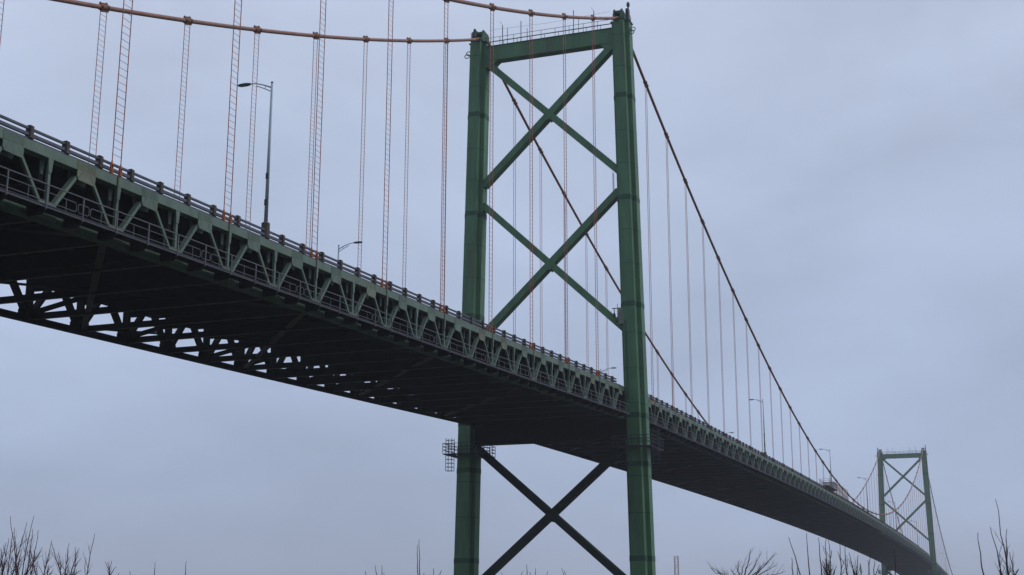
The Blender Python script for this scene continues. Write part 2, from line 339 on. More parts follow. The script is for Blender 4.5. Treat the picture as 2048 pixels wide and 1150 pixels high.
# ------------------------------------------------------------------ main cables
XE = 158.0
def hx_side(k): return XS+(k-1)*H4
for side in (0, 1):
    y = 0 if side == 0 else W
    t = thing('main_cable', ('thick rust-brown main cable on the near side, over the right tower leg' if side == 0 else 'thick rust-brown main cable on the far side, over the left tower leg'), 'bridge cable', (0, y, HT), 'main suspension cables')
    pts = [(x, y, cz(x)) for x in frange(-XE, -0.01, 3)+frange(0.01, L-0.01, 4)+frange(L+0.01, L+XE, 4)]
    m = MB(); m.tube(pts, 0.165, 14); m.build('cable', M_CABLE, t, smooth=True)
    xsb = [-hx_side(k) for k in range(1, 16)]+[X1+k*H4 for k in range(44)]+[L+hx_side(k) for k in range(1, 16)]
    for x in xsb:
        sl = (cz(x+0.3)-cz(x-0.3))/0.6; d = Vector((1, 0, sl)).normalized(); p = Vector((x, y, cz(x))); nn = Vector((-d.z, 0, d.x))
        c = MB(); c.tube([p-d*0.50, p-d*0.46, p+d*0.46, p+d*0.50], [0.19, 0.215, 0.215, 0.19], 12)
        c.bar(p-d*0.40+nn*0.24, p+d*0.40+nn*0.24, 0.14, 0.13); c.bar(p-d*0.40-nn*0.24, p+d*0.40-nn*0.24, 0.14, 0.13)
        for q in (-0.33, 0.33):
            c.tube([p+d*q+nn*0.2, p+d*q+nn*0.36], 0.06, 6)
            c.tube([p+d*q+Vector((0, -0.26, 0.0)), p+d*q+Vector((0, 0.26, 0))], 0.09, 8)
        c.build('cable_clamp', M_CLAMP, t)
    ct = MB()
    for dx in (-3.6, 3.6):
        ct.bar((L/2-5+dx*0.12, y, cz(L/2-5)-0.12), (L/2-5+dx, y, dk(L/2-5)-0.1), 0.16, 0.16)
    ct.build('centre_tie', M_DARK, t)

# ------------------------------------------------------------------ hangers
def hanger(x, side, label, detail, group):
    y = 0.0 if side == 0 else W
    zb = dk(x)+0.5; hw = 0.335
    t = thing('hanger', label, 'hanger rope', (x, y, dk(x)-0.1), group)
    for s_ in (-1, 1):
        zt = cz(x+s_*hw)-0.12
        if zt < zb+0.25: zt = max(zt, dk(x)+0.5)
        z0 = min(zb, zt-0.1)
        m = MB(); m.tube([(x+s_*hw, y, z0), (x+s_*hw, y, zt)], 0.026, 6, cap=False); m.build('rope', M_ROPE, t)
        if detail:
            k = MB(); X_ = x+s_*hw; zc = dk(x)
            k.tube([(X_, y, zc+0.62), (X_, y, zc+0.54), (X_, y, zc+0.40)], [0.032, 0.045, 0.08], 8)
            k.bar((X_-0.065, y, zc+0.42), (X_-0.065, y, zc+0.14), 0.09, 0.04); k.bar((X_+0.065, y, zc+0.42), (X_+0.065, y, zc+0.14), 0.09, 0.04)
            k.tube([(X_, y, zc+0.20), (X_, y, zc+0.02), (X_, y, zc-0.155)], [0.11, 0.10, 0.07], 8)
            k.build('socket', M_SOCK if x < 20 else M_SOCKD, t)
    top = min(cz(x-hw), cz(x+hw))-0.3
    if detail == 2 or (detail == 1 and top-zb > 1):
        m = MB(); z = zb+0.45; k_ = 0
        while z < top:
            dz = random.uniform(-0.012, 0.012)
            m.tube([(x-hw-0.03, y, z+dz), (x+hw+0.03, y, z-dz)], 0.011 if x < 0 else 0.0065, 4, cap=False); z += 0.368
        if m.v:
            o = m.build('ladder_rungs', M_RUNG, t)
    if detail and side == 0:
        m = MB(); m.bar((x-0.16, y-0.285, dk(x)-0.12), (x-0.16, y-0.285, dk(x)-1.5), 0.03, 0.05); m.build('anchor_rod', M_POST, t)
    return t
for k in range(1, 12):
    hanger(-hx_side(k), 0, 'rusty hanger of two rung-linked ropes, %s before the near tower on near cable' % ORD[k], 2, 'side span hangers under the near cable')
for k in range(1, 10):
    hanger(-hx_side(k), 1, 'rusty hanger of two rung-linked ropes, %s before the near tower on far cable' % ORD[k], 2, 'side span hangers under the far cable')
for side in (0, 1):
    nm = 'near' if side == 0 else 'far'
    for k in range(44):
        x = X1+k*H4
        if k < 22: lb = 'slender main span hanger on %s cable, %s beyond the near tower' % (nm, ORD[k+1])
        else: lb = 'slender main span hanger on %s cable, %s in front of the distant tower' % (nm, ORD[44-k])
        hanger(x, side, lb, 2 if k < 20 else (1 if k < 30 else 0), 'main span hangers under the %s cable' % nm)
    for k in range(1, 13):
        hanger(L+hx_side(k), side, 'faint hanger on %s cable behind the distant tower, %s past it' % (nm, ORD[k]), 0, 'hangers beyond the distant tower')

# ------------------------------------------------------------------ stiffening trusses
HP = H4/2
def nodes(span):
    if span == 0:    # side span nodes, from the tower outwards
        r = []; k = 0
        while True:
            x = -(XS+(k-1)*HP)
            if x < -XE+2: break
            if x < -2.5: r.append(x)
            k += 1
        return r
    if span == 1: return [X1+(k-1)*HP for k in range(0, 90) if 2.5 < X1+(k-1)*HP < L-2.5]
    return [L-x for x in nodes(0)]
def gusset_top(m, x, y0, y1):
    z = dk(x)
    m.prism([(x-0.65, z-0.60), (x+0.65, dk(x+.65)-0.60), (x+0.65, dk(x+.65)-0.92), (x+0.53, z-1.09), (x-0.53, z-1.09), (x-0.65, z-0.92)], y0, y1)
def truss(span, side, label):
    y = 0.0 if side == 0 else W
    ns = nodes(span)
    lo, hi = {0: (-XE, -1.75), 1: (1.75, L-1.75), 2: (L+1.75, L+XE)}[span]
    t = thing('stiffening_truss', label, 'bridge truss', ((lo+hi)/2, y, dk((lo+hi)/2)-3.4), 'side trusses of the bridge deck')
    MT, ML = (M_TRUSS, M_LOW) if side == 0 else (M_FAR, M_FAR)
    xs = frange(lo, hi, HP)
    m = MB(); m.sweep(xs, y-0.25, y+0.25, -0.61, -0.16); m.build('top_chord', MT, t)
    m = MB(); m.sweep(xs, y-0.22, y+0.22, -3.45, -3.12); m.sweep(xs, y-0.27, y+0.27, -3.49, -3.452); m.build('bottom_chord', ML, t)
    if span == 1: order = sorted(ns)
    elif span == 0: order = sorted(ns, key=lambda x: abs(x+85))
    else: order = sorted(ns)
    vis = {(0, 0): 99, (0, 1): 99, (1, 0): 99, (1, 1): 24, (2, 0): 20, (2, 1): 0}[(span, side)]
    rest = MB(); nd = 0
    for i, x in enumerate(order):
        z = dk(x); det = i < vis
        # vertical with tapered head
        v = MB() if det else rest
        hv = 0.085 if side == 0 else 0.13
        v.box(x-hv, x+hv, y-0.22, y-0.08 if side == 0 else y+0.24, z-3.115, z-0.615)
        v.prism([(x-0.17, z-0.62), (x+0.17, z-0.62), (x+0.10, z-1.25), (x-0.10, z-1.25)], y-0.25, y-0.225)
        v.prism([(x-0.17, z-0.62), (x+0.17, z-0.62), (x+0.10, z-1.25), (x-0.10, z-1.25)], y+0.225, y+0.25)
        if det: v.build('vertical', MT, t)
        # bottom gusset (inverted trapezoid) and rivet strip
        g = MB() if det else rest
        for ya, yb in ((y-0.262, y-0.232), (y+0.232, y+0.262)):
            g.prism([(x-0.63, z-3.40), (x+0.63, z-3.40), (x+0.63, dk(x+.63)-2.80), (x+0.52, dk(x+.5)-2.62), (x-0.52, dk(x-.5)-2.62), (x-0.63, dk(x-.63)-2.80)], ya, yb)
        if det:
            go = g.build('bottom_gusset', MT, t)
        # diagonals rising to the top gussets at the quarter points
        for s_ in (-1, 1):
            xt = x+s_*(HQ-0.60)
            dobj = det and nd < 100
            dg = MB() if dobj else rest
            dp = (0.14 if s_ < 0 or span else 0.30) if side == 0 else 0.46
            yy = y-0.22+dp/2
            dg.bar((x+s_*0.42, yy, z-2.75), (xt+s_*0.02, yy, dk(xt)-0.93), dp, 0.15 if side == 0 else 0.22, side=(0, 1, 0))
            if dobj: dg.build('diagonal', MT, t); nd += 1
        # top gusset between this node and the next
        xg = x+HQ
        if xg < hi-0.7:
            g = MB() if det else rest
            gusset_top(g, xg, y-0.268, y-0.235); gusset_top(g, xg, y+0.235, y+0.268)
            if det:
                stained = (i % 5 == 3) or random.random() < 0.12
                zz = dk(xg); g.prism([(xg-0.65, dk(xg-.65)-0.595), (xg+0.65, dk(xg+.65)-0.595), (xg+0.65, dk(xg+.65)-0.17), (xg-0.65, dk(xg-.65)-0.17)], y-0.268, y-0.252)
                go = g.build('top_gusset', MT if side else (M_TRUSSB if stained else M_TRUSS), t)
                if side == 0 and abs(x+60) < 75:
                    rv = MB()
                    for rr in range(4):
                        for cc in range(11):
                            xx = xg-0.58+cc*0.116; zz = dk(xx)-0.22-rr*0.10
                            rv.box(xx-0.018, xx+0.018, y-0.279, y-0.269, zz-0.018, zz+0.018)
                    for s_ in (-1, 1):
                        for cc in range(5):
                            xx = xg+s_*(0.50-cc*0.05); zz = dk(xg)-0.98+cc*0.075
                            rv.box(xx-0.016, xx+0.016, y-0.279, y-0.269, zz-0.016, zz+0.016)
                    rv.build('rivet_rows', M_RIVET, go)
    if rest.v:
        o = rest.build('distant_web_members', MT, t); o['kind'] = 'stuff'
    return t
truss(0, 0, 'pale green deck truss at left, in front of the near tower, near side')
truss(0, 1, 'black silhouetted deck truss on the far side at lower left')
truss(1, 0, 'pale green deck truss running away beyond the near tower, near side')
truss(1, 1, 'hidden far side deck truss of the main span with tiny sky gaps')
truss(2, 0, 'tiny deck truss beyond the distant tower, near side')
truss(2, 1, 'tiny deck truss beyond the distant tower, far side')

# ------------------------------------------------------------------ decks with floor beams and bottom laterals
def deck(span, label):
    lo, hi = {0: (-XE, -1.78), 1: (-1.775, L+1.775), 2: (L+1.78, L+XE)}[span]
    t = thing('bridge_deck', label, 'bridge deck', ((lo+hi)/2, W/2, dk((lo+hi)/2)-0.5), 'roadway deck sections')
    xs = frange(lo, hi, HP)
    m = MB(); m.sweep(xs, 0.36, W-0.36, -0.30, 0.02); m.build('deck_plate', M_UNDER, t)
    m = MB(); m.sweep(xs, 0.34, 0.62, 0.025, 0.19); m.sweep(xs, W-0.62, W-0.34, 0.025, 0.19); m.build('curb', M_GALVD, t)
    m = MB(); m.sweep(xs, 0.63, W-0.63, 0.024, 0.09); m.build('roadway', M_ASPH, t)
    m = MB()
    for i in range(6):
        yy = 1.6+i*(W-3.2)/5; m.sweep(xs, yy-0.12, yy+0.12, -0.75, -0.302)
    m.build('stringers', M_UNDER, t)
    for xe in ([hi-0.12] if span == 0 else ([lo+1.9, hi-1.9] if span == 1 else [lo+0.12])):
        b = MB(); b.prismx([(0.27, dk(xe)-0.31), (0.27, dk(xe)-3.44), (W-0.27, dk(xe)-3.44), (W-0.27, dk(xe)-0.31)], xe-0.11, xe+0.11); b.build('end_diaphragm', M_UNDER, t)
    ns = nodes(span)
    for ni, x in enumerate(sorted(ns)):
        z = dk(x)
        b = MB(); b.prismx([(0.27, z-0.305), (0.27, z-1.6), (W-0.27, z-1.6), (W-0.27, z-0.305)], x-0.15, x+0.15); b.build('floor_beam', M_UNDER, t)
        b = MB(); b.box(x-0.09, x+0.09, 0.28, W-0.28, z-3.40, z-3.375); cs = b.build('cross_strut', M_STRUT, t)  # bottom flange coloured paler than its web to paint in the light it catches
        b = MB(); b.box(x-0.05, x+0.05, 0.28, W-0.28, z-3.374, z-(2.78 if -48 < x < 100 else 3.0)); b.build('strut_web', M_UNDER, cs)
        for (ya, za, yb, zb_) in () if (ni % 2 and not -50 < x < 100) else ((0.4, -2.95, W/2-0.25, -1.5), (W-0.4, -2.95, W/2+0.25, -1.5)):
            b = MB(); b.bar((x, ya, z+za), (x, yb, z+zb_), 0.14, 0.30, side=(1, 0, 0)); b.build('sway_brace', M_UNDER, t)
    for x in sorted(ns):       # intermediate floor beams at the quarter points
        xm = x+HQ
        if xm > hi-0.5: continue
        z = dk(xm)
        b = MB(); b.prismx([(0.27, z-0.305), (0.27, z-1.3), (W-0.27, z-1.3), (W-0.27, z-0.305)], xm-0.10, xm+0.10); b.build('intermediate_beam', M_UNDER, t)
    # bottom lateral bracing, one X over every four truss panels
    x0 = -(XS+H4*8) if span == 0 else (X1 if span == 1 else L+XS)
    xa = x0-H4*8 if span == 0 else x0
    while xa+2*H4 < hi+1:
        if xa > lo:
            xb = xa+2*H4
            for (ya, yb, zz, wd, mm) in ((0.4, W-0.4, -3.20, 0.34, M_STRUT), (W-0.4, 0.4, -3.13, 0.14, M_UNDER)):
                mid = 6; b = MB()
                for q in range(mid):
                    f0, f1 = q/mid, (q+1)/mid
                    xx0, xx1 = xa+(xb-xa)*f0, xa+(xb-xa)*f1
                    b.bar((xx0, ya+(yb-ya)*f0, dk(xx0)+zz), (xx1, ya+(yb-ya)*f1, dk(xx1)+zz), 0.12, wd, side=(0, 0, 1))
                b.build('lateral_brace', mm, t)
        xa += 2*H4
    return t
deck(0, 'dark underside of the deck at left with bracing, before the near tower')
deck(1, 'long dark underside of the deck receding from near tower to distant tower')
deck(2, 'small deck section sloping down behind the distant tower')

# ------------------------------------------------------------------ roadside guard rails on the near edge
def guard(span, label):
    lo, hi = {0: (-XE, -2.4), 1: (2.4, L-2.4), 2: (L+2.4, L+XE)}[span]
    y = 0.47
    t = thing('guard_rail', label, 'guard rail', ((lo+hi)/2, y, dk((lo+hi)/2)+0.19), 'near side roadside rails')
    xs = frange(lo, hi, HP)
    m = MB(); m.sweep(xs, y-0.10, y+0.02, 0.60, 0.70); m.build('top_rail', M_GALVD, t)
    m = MB(); m.sweep(xs, y-0.12, y+0.02, 0.30, 0.44); m.build('lower_rail', M_GALVD, t)
    ps = []
    x = {0: -94.03+HQ*38, 1: X1+0.35*HQ, 2: L+4.0}[span]
    while (x > lo+0.3 if span == 0 else x < hi-0.3):
        if x < hi-0.4: ps.append(x)
        x += -HQ if span == 0 else HQ
    rest = MB(); cnt = 0
    ps = [p for p in ps if not any(abs(p-lx) < 1.0 for lx in NL)]
    for p in ps:
        z = dk(p); m = MB() if cnt < 100 else rest
        m.box(p-0.10, p+0.10, y-0.20, y+0.10, z+0.305, z+0.75)
        m.box(p-0.15, p+0.15, y-0.21, y+0.12, z+0.195, z+0.30)
        m.prismx([(y-0.20, z+0.755), (y+0.10, z+0.755), (y+0.05, z+0.80), (y-0.13, z+0.80)], p-0.08, p+0.08)
        if m is not rest: m.build('post', M_POST, t)
        cnt += 1
    if rest.v: o = rest.build('distant_posts', M_POST, t); o['kind'] = 'stuff'
NL = [-73.9, 83.9, 162.5, 230.5, 308.0, 388.5]
guard(0, 'two-bar rail with squat posts along the deck edge left of near tower')
guard(1, 'two-bar rail with squat posts along the deck edge beyond the near tower')
guard(2, 'tiny two-bar rail on the deck edge behind the distant tower')

# ------------------------------------------------------------------ maintenance walkway outside the near truss
def walkway(span, label):
    lo, hi = {0: (-XE, -3.2), 1: (3.2, L-3.2)}[span]
    t = thing('maintenance_walkway', label, 'walkway', ((lo+hi)/2, -0.8, dk((lo+hi)/2)-3.1), 'walkways outside the near truss')
    xs = frange(lo, hi, HP); yo = -1.2
    m = MB(); m.sweep(xs, yo+0.03, -0.30, -3.16, -3.12); m.build('floor_plate', M_UNDER, t)
    m = MB(); m.sweep(xs, yo, yo+0.028, -3.26, -3.12); m.sweep(xs, yo-0.05, yo-0.001, -3.26, -3.245); m.sweep(xs, yo-0.05, yo-0.001, -3.135, -3.12); m.build('edge_channel', M_GALV, t)
    m = MB(); m.tube([(x, yo, dk(x)-2.23) for x in xs], 0.030, 6); m.build('handrail', M_GALV, t)
    ps = []; x = -94.55+HQ*(37 if span == 0 else 40)
    st = -HQ if span == 0 else HQ
    while lo+0.3 < x < hi-0.3 or (span == 1 and x < lo+0.3):
        if lo+0.3 < x < hi-0.3: ps.append(x)
        x += st
    rest = MB(); rest2 = MB(); br = MB()
    for i, p in enumerate(ps):
        z = dk(p); det = i < 100
        m = MB() if det else rest
        m.bar((p, yo-0.03, z-3.32), (p, yo-0.03, z-2.22), 0.05, 0.06)
        if det: m.build('post', M_GALV, t)
        m = MB() if det else rest
        m.prismx([(-0.28, z-3.165), (-0.28, z-3.53), (yo+0.25, z-3.53), (yo+0.04, z-3.40), (yo+0.04, z-3.165)], p-0.10, p+0.10)
        if det: m.build('bracket', M_UNDER, t)
        # thin rail panels: mid and toe rails with rounded loop ends beside every fourth post
        q = p+HQ
        if q < hi-0.1:
            loop = (i % 4 == 0)
            m = MB() if det else rest
            g0, g1 = p+0.04, q-0.04
            def rr(x0, x1, r0, r1):
                za, zb = -2.98, -2.57; P = []
                if r0:
                    P += [(x0+0.1, za), (x0+0.03, za+0.03), (x0, za+0.1), (x0, zb-0.1), (x0+0.03, zb-0.03), (x0+0.1, zb)]
                    m.tube([(a, yo, dk(a)+b) for a, b in P], 0.020, 5)
                if r1:
                    P = [(x1-0.1, za), (x1-0.03, za+0.03), (x1, za+0.1), (x1, zb-0.1), (x1-0.03, zb-0.03), (x1-0.1, zb)]
                    m.tube([(a, yo, dk(a)+b) for a, b in P], 0.020, 5)
                e0, e1 = (x0+0.1 if r0 else x0), (x1-0.1 if r1 else x1)
                for zz in (za, zb): m.tube([(e0, yo, dk(e0)+zz), (e1, yo, dk(e1)+zz)], 0.020, 5)
            if i % 4 == 0: rr(p-0.30, p+0.45, True, True); rr(p+0.55, q, True, False)
            elif i % 4 == (3 if span == 1 else 1): rr(p, q-0.42, False, True)
            else: rr(p, q, False, False)
            xm = (p+q)/2+0.1; m.tube([(xm, yo, dk(xm)-3.12), (xm, yo, dk(xm)-2.57)], 0.022, 5)
            if det: m.build('rail_panel', M_GALV, t)
    if rest.v: o = rest.build('distant_posts', M_GALV, t); o['kind'] = 'stuff'
walkway(0, 'grey railed maintenance walkway along the foot of the truss left of tower')
walkway(1, 'grey railed maintenance walkway along the foot of the truss beyond near tower')

# ------------------------------------------------------------------ street lamps
def lamp(x, side, label, big=1.0):
    y = 0.47 if side == 0 else W-0.47; s_ = 1 if side == 0 else -1; z = dk(x)
    t = thing('street_lamp', label, 'street lamp', (x, y, z+0.19), 'slim grey lamps along the deck')
    m = MB(); m.tube([(x, y, z+0.19), (x, y, z+1.05)], [0.27, 0.25], 12); m.tube([(x, y, z+1.05), (x, y, z+1.12)], [0.26, 0.20], 12); m.build('pedestal', M_POST, t)
    top = z+9.72
    m = MB(); m.tube([(x, y, z+1.1), (x, y, top)], [0.115, 0.062], 10); pole = m.build('pole', M_LAMP, t, smooth=True)
    m = MB(); m.box(x-0.13, x-0.09, y-0.09, y+0.09, z+2.15, z+2.5); m.box(x-0.12, x-0.085, y-0.08, y+0.08, z+3.75, z+4.1); m.tube([(x, y, top-0.001), (x, y, top+0.06)], 0.075, 8); m.build('hand_hole_cover', M_DARK, pole)
    m = MB()
    P = [(x, y, top-0.30), (x, y+s_*0.55, top-0.06), (x, y+s_*1.05, top+0.10), (x, y+s_*1.5, top+0.14)]
    m.tube(P, [0.045, 0.04, 0.035, 0.035], 8); m.tube([(x, y, top-0.55), (x, y+s_*0.55, top-0.27), (x, y+s_*1.05, top-0.05)], 0.028, 6)
    m.tube([(x, y+s_*0.45, top-0.10), (x, y+s_*0.45, top-0.34)], 0.018, 5)
    m.build('arm', M_LAMP, t, smooth=True)
    y0 = y+s_*1.45; zc = top+0.13; prof = [(0.0, 0.04, 0.05), (0.12, 0.10, 0.07), (0.35, 0.15, 0.09), (0.7, 0.155, 0.075), (0.86, 0.11, 0.045)]
    m = MB(); m.loft([[(x+a*cx_, y0+s_*d_, zc+b*cz_) for cx_, cz_ in ((-1, -0.6), (1, -0.6), (1, 0.3), (0.6, 1), (-0.6, 1), (-1, 0.3))] for d_, a, b in prof])
    hd = m.build('lamp_head', M_DARK, t)
    m = MB(); m.box(x-0.10, x+0.10, min(y0+s_*0.3, y0+s_*0.7), max(y0+s_*0.3, y0+s_*0.7), zc-0.075, zc-0.050); m.build('lens', M_LENS, hd)
NLB = ['street lamp with leftward arm standing left of the near tower, tallest in view', 'street lamp with leftward arm, first on the near edge right of near tower', 'street lamp with leftward arm rising beside the hoarded work platform',
       'street lamp with leftward arm just left of the distant tower', 'small street lamp on near edge between the distant tower legs, left one', 'small street lamp on near edge between the distant tower legs, right one']
for x, lb in zip(NL, NLB): lamp(x, 0, lb)
for x, lb in ((-35.0, 'street lamp with rightward arm on the far edge left of near tower'), (45.0, 'street lamp with rightward arm peeping up between the near tower legs'), (127.0, 'street lamp with rightward arm on far edge right of near tower')): lamp(x, 1, lb)
lamp(547.0, 0, 'tiny street lamp beyond the distant tower at the right')

# ------------------------------------------------------------------ work platform and hoarding on the deck
def works():
    x0, x1, y0, y1 = 152.0, 164.5, -0.5, 1.6; z = dk(157)+0.95
    t = thing('work_platform', 'railed dark scaffold platform on the deck edge left of pale hoarding', 'work platform', (x0, y0, dk(x0)))
    m = MB(); m.box(x0, x1, y0, y1, z, z+0.16); m.build('platform_floor', M_DARK, t)
    m = MB()
    for xx in (x0+0.3, (x0+x1)/2, x1-0.3):
        for yy in (0.9, y1-0.1): m.box(xx-0.06, xx+0.06, yy-0.06, yy+0.06, dk(xx)+0.2, z)
        m.bar((xx, -0.05, dk(xx)+0.2), (xx, y0+0.1, z), 0.08, 0.08)
    m.build('platform_legs', M_DARK, t)
    r = MB()
    for yy in (y0+0.05, y1-0.05):
        for zz in (0.5, 0.95, 1.35): r.tube([(x0, yy, z+0.16+zz), (x1, yy, z+0.16+zz)], 0.03, 5)
        for k in range(8): xx = x0+(x1-x0)*k/7; r.tube([(xx, yy, z+0.16), (xx, yy, z+1.5)], 0.03, 5)
    for xx in (x0, x1):
        for zz in (0.5, 0.95, 1.35): r.tube([(xx, y0, z+0.16+zz), (xx, y1, z+0.16+zz)], 0.03, 5)
    r.build('platform_rail', M_GALVD, t)
    xa, xb = 167.0, 190.0
    t = thing('hoarding', 'pale ribbed box-like enclosure standing on the deck right of work platform', 'hoarding', (xa, 0.8, dk(xa)))
    zt = lambda x: dk(x)+3.0
    m = MB(); m.loft([[(x, 0.55, dk(x)+0.2), (x, 0.62, dk(x)+0.2), (x, 0.62, zt(x)), (x, 0.55, zt(x))] for x in (xa, xb)])
    m.loft([[(x, 2.93, dk(x)+0.2), (x, 3.0, dk(x)+0.2), (x, 3.0, zt(x)), (x, 2.93, zt(x))] for x in (xa, xb)])
    m.box(xa, xa+0.07, 0.625, 2.925, dk(xa)+0.2, zt(xa)); m.box(xb-0.07, xb, 0.625, 2.925, dk(xb)+0.2, zt(xb))
    m.build('panel_wall', M_BEIGE, t)
    m = MB(); m.loft([[(x, 0.5, zt(x)+0.003), (x, 3.05, zt(x)+0.003), (x, 3.05, zt(x)+0.1), (x, 0.5, zt(x)+0.1)] for x in (xa-0.1, xb+0.1)]); m.build('roof_sheet', M_TRUSS, t)
    for k in range(12):
        xx = xa+(xb-xa)*k/11; m = MB(); wd = 0.14 if k in (0, 4, 11) else 0.05
        m.box(xx-wd, xx+wd, 0.49, 0.548, dk(xx)+0.2, zt(xx)-0.003); m.build('panel_rib', M_DARK if wd > 0.1 else M_GALV, t)
works()

# ------------------------------------------------------------------ ground and water
def terr(x, y):
    # camera stands on a grassy bank; land falls to the harbour between the towers
    sg = lambda q: 1/(1+math.exp(max(-60, min(60, q))))
    s = sg((x+40+0.25*max(-100, min(100, y)))/9); f = sg(-(x-L-40)/14)
    hl = sg((x+300)/30)*64  # unseen hill behind the camera, added to block low sky light
    return -52+hl+(26.4)*s+f*(10+min(18, max(0, (x-L)/60)))+0.25*math.sin(x*0.21+1)*math.sin(y*0.17)*s
xsn = sorted(set([-6000, -3000, -1500, -800, -400]+[-300+10*i for i in range(30)]+[20*i for i in range(0, 20)]+[400+10*i for i in range(24)]+[700, 900, 1300, 2000, 3500, 6000]))
ysn = sorted(set([-6000, -3000, -1500, -800, -400]+[-200+10*i for i in range(45)]+[400, 800, 1500, 3000, 6000]))
g = MB(); g.v = [(x, y, terr(x, y)) for x in xsn for y in ysn]; ny = len(ysn)
g.f = [(i*ny+j, (i+1)*ny+j, (i+1)*ny+j+1, i*ny+j+1) for i in range(len(xsn)-1) for j in range(ny-1)]
o = g.build('ground', M_GRASS, None, smooth=True); o['kind'] = 'structure'
g = MB(); g.v = [(-60, -6000, -47.5), (L+80, -6000, -47.5), (L+80, 6000, -47.5), (-60, 6000, -47.5)]; g.f = [(0, 1, 2, 3)]
o = g.build('water', M_WATER); o['kind'] = 'structure'
for X in (0.0, L):
    m = MB(); m.box(X-7, X+7, -7.5, W+7.5, -53, -46.05)
    o = m.build('tower_pier', M_CONC); o['label'] = 'broad concrete pier in the water carrying the %s tower' % ('near' if X == 0 else 'distant'); o['category'] = 'bridge pier'; o['group'] = 'tower piers'

# ------------------------------------------------------------------ bare shrubs and a bare tree near the camera
def ray(u, v, dist):                       # direction helper for laying out the bank's shrubs in front of the viewer
    d = fw+rt2*((u-1024)/FPX)+up2*((575-v)/FPX); d = d/math.hypot(d.x, d.y); return Vector((CX, CY, CZ))+d*dist
def twig(mb, p, d, ln, r, depth, spread=0.5, n=4):
    pts = [p]; rs = [r]; cur = Vector(p); dr = Vector(d).normalized()
    for i in range(n):
        dr = (dr+Vector((random.uniform(-1, 1), random.uniform(-1, 1), random.uniform(-0.3, 0.6)))*0.10).normalized()
        cur = cur+dr*(ln/n); pts.append(tuple(cur)); rs.append(r*(1-0.62*(i+1)/n))
        if depth > 0 and i < n and random.random() < 0.75:
            s_ = Vector((random.uniform(-1, 1), random.uniform(-1, 1), random.uniform(-0.1, 0.9))).normalized()
            twig(mb, tuple(cur), (dr*(1-spread*0.5)+s_*spread).normalized(), ln*random.uniform(0.28, 0.5), rs[-1]*0.75, depth-1, spread, 3)
    mb.tube(pts, rs, 5)
def shrub(stems, dist, label, name='bare_shrub', group=None, side=2, r=0.0030, base=None, spread=0.5):
    u0 = sum(s[2] for s in stems)/len(stems)
    gp = ray(u0, 1150, dist); gz = terr(gp.x, gp.y)-0.02
    root = Vector((gp.x, gp.y, gz))
    t = thing(name, label, 'tree' if 'tree' in name else 'shrub', tuple(root), group)
    for (u, v, ub) in stems:
        dd = dist+random.uniform(-0.04, 0.04)*dist
        tip = ray(u, v, dd); mid = ray(ub, 1165, dd)
        st = root+Vector((random.uniform(-0.2, 0.2), random.uniform(-0.2, 0.2), 0))+(mid-root)*0.15; st.z = gz
        bow = Vector((random.uniform(-0.05, 0.05), random.uniform(-0.05, 0.05), 0))*dist/12
        sd2 = Vector((random.uniform(-1, 1), random.uniform(-1, 1), 0))*0.012*(tip-mid).length
        low = mid+(mid-tip).normalized()*min(0.5, (mid-tip).length)*0.6; low.z = max(low.z, gz+0.3)
        sm = [st, st.lerp(low, 0.35)+bow*0.5, st.lerp(low, 0.7)+bow*0.5, low]+[mid.lerp(tip, i/7)+sd2*math.sin(i*1.9)+bow*0.25*math.sin(math.pi*i/7) for i in range(8)]
        n = len(sm)
        r0 = r*2.2; rs = [r0+(r*0.6-r0)*i/(n-1) for i in range(n)]
        m = MB(); m.tube([tuple(p) for p in sm], rs, 6)
        if side:
            for i in range(4, n-3):
                for q in range(side):
                    if random.random() < 0.6:
                        d_ = (sm[i+1]-sm[i]).normalized(); s_ = Vector((random.uniform(-1, 1), random.uniform(-1, 1), random.uniform(0.2, 1.0))).normalized()
                        ln = (tip-mid).length*random.uniform(0.10, 0.30)*(1-0.5*(i-4)/(n-4))+0.04
                        twig(m, tuple(sm[i]), d_*0.6+s_*spread, ln, rs[i]*0.6, 1, spread)
        m.build('stem', M_BARK, t)
    return t
G1 = 'bare winter shrubs along the bottom edge'
shrub([(20, 1032, 38), (28, 1055, 30), (54, 1045, 20), (68, 1032, 42), (66, 1058, 52), (77, 1060, 60), (18, 1076, 2), (2, 1096, 6), (26, 1064, 14), (85, 1094, 40), (12, 1085, -10), (44, 1098, 30), (60, 1100, 75)], 11.5,
      'dense leafless shrub with many twigs at the bottom left corner', group=G1, side=3)
shrub([(104, 1080, 84), (103, 1086, 128), (138, 1086, 130), (150, 1093, 145), (158, 1096, 140), (118, 1105, 124), (98, 1130, 92), (163, 1140, 130)], 12.5, 'leafless shrub with knotty twigs, just right of corner shrub', group=G1, side=3)
shrub([(190, 1067, 172), (224, 1121, 216), (210, 1123, 222), (232, 1133, 214)], 12.0, 'thin bare shoot curving up beside the bottom left shrubs', group=G1, side=1)
shrub([(259, 1142, 258), (310, 1124, 306), (373, 1122, 374), (238, 1146, 237)], 13.0, 'four short bare shoot tips left of the tower along bottom edge', group=G1, side=0)
shrub([(730, 1141, 737), (750, 1130, 760), (764, 1130, 764), (768, 1145, 772), (816, 1149, 817)], 14.0, 'short bare shoot tips under the deck left of near tower', group=G1, side=0)
shrub([(835, 1090, 837), (838, 1078, 839), (847, 1146, 850), (867, 1136, 868), (883, 1140, 880)], 12.0, 'tall paired bare shoot just left of the near tower foot', group=G1, side=0)
shrub([(1045, 1142, 1043), (1053, 1128, 1053), (1071, 1136, 1071), (1060, 1144, 1063), (1095, 1142, 1095), (1123, 1136, 1132), (1128, 1140, 1134), (1003, 1145, 1010)], 14.0, 'small bare shoot tips between the near tower legs', group=G1, side=0)
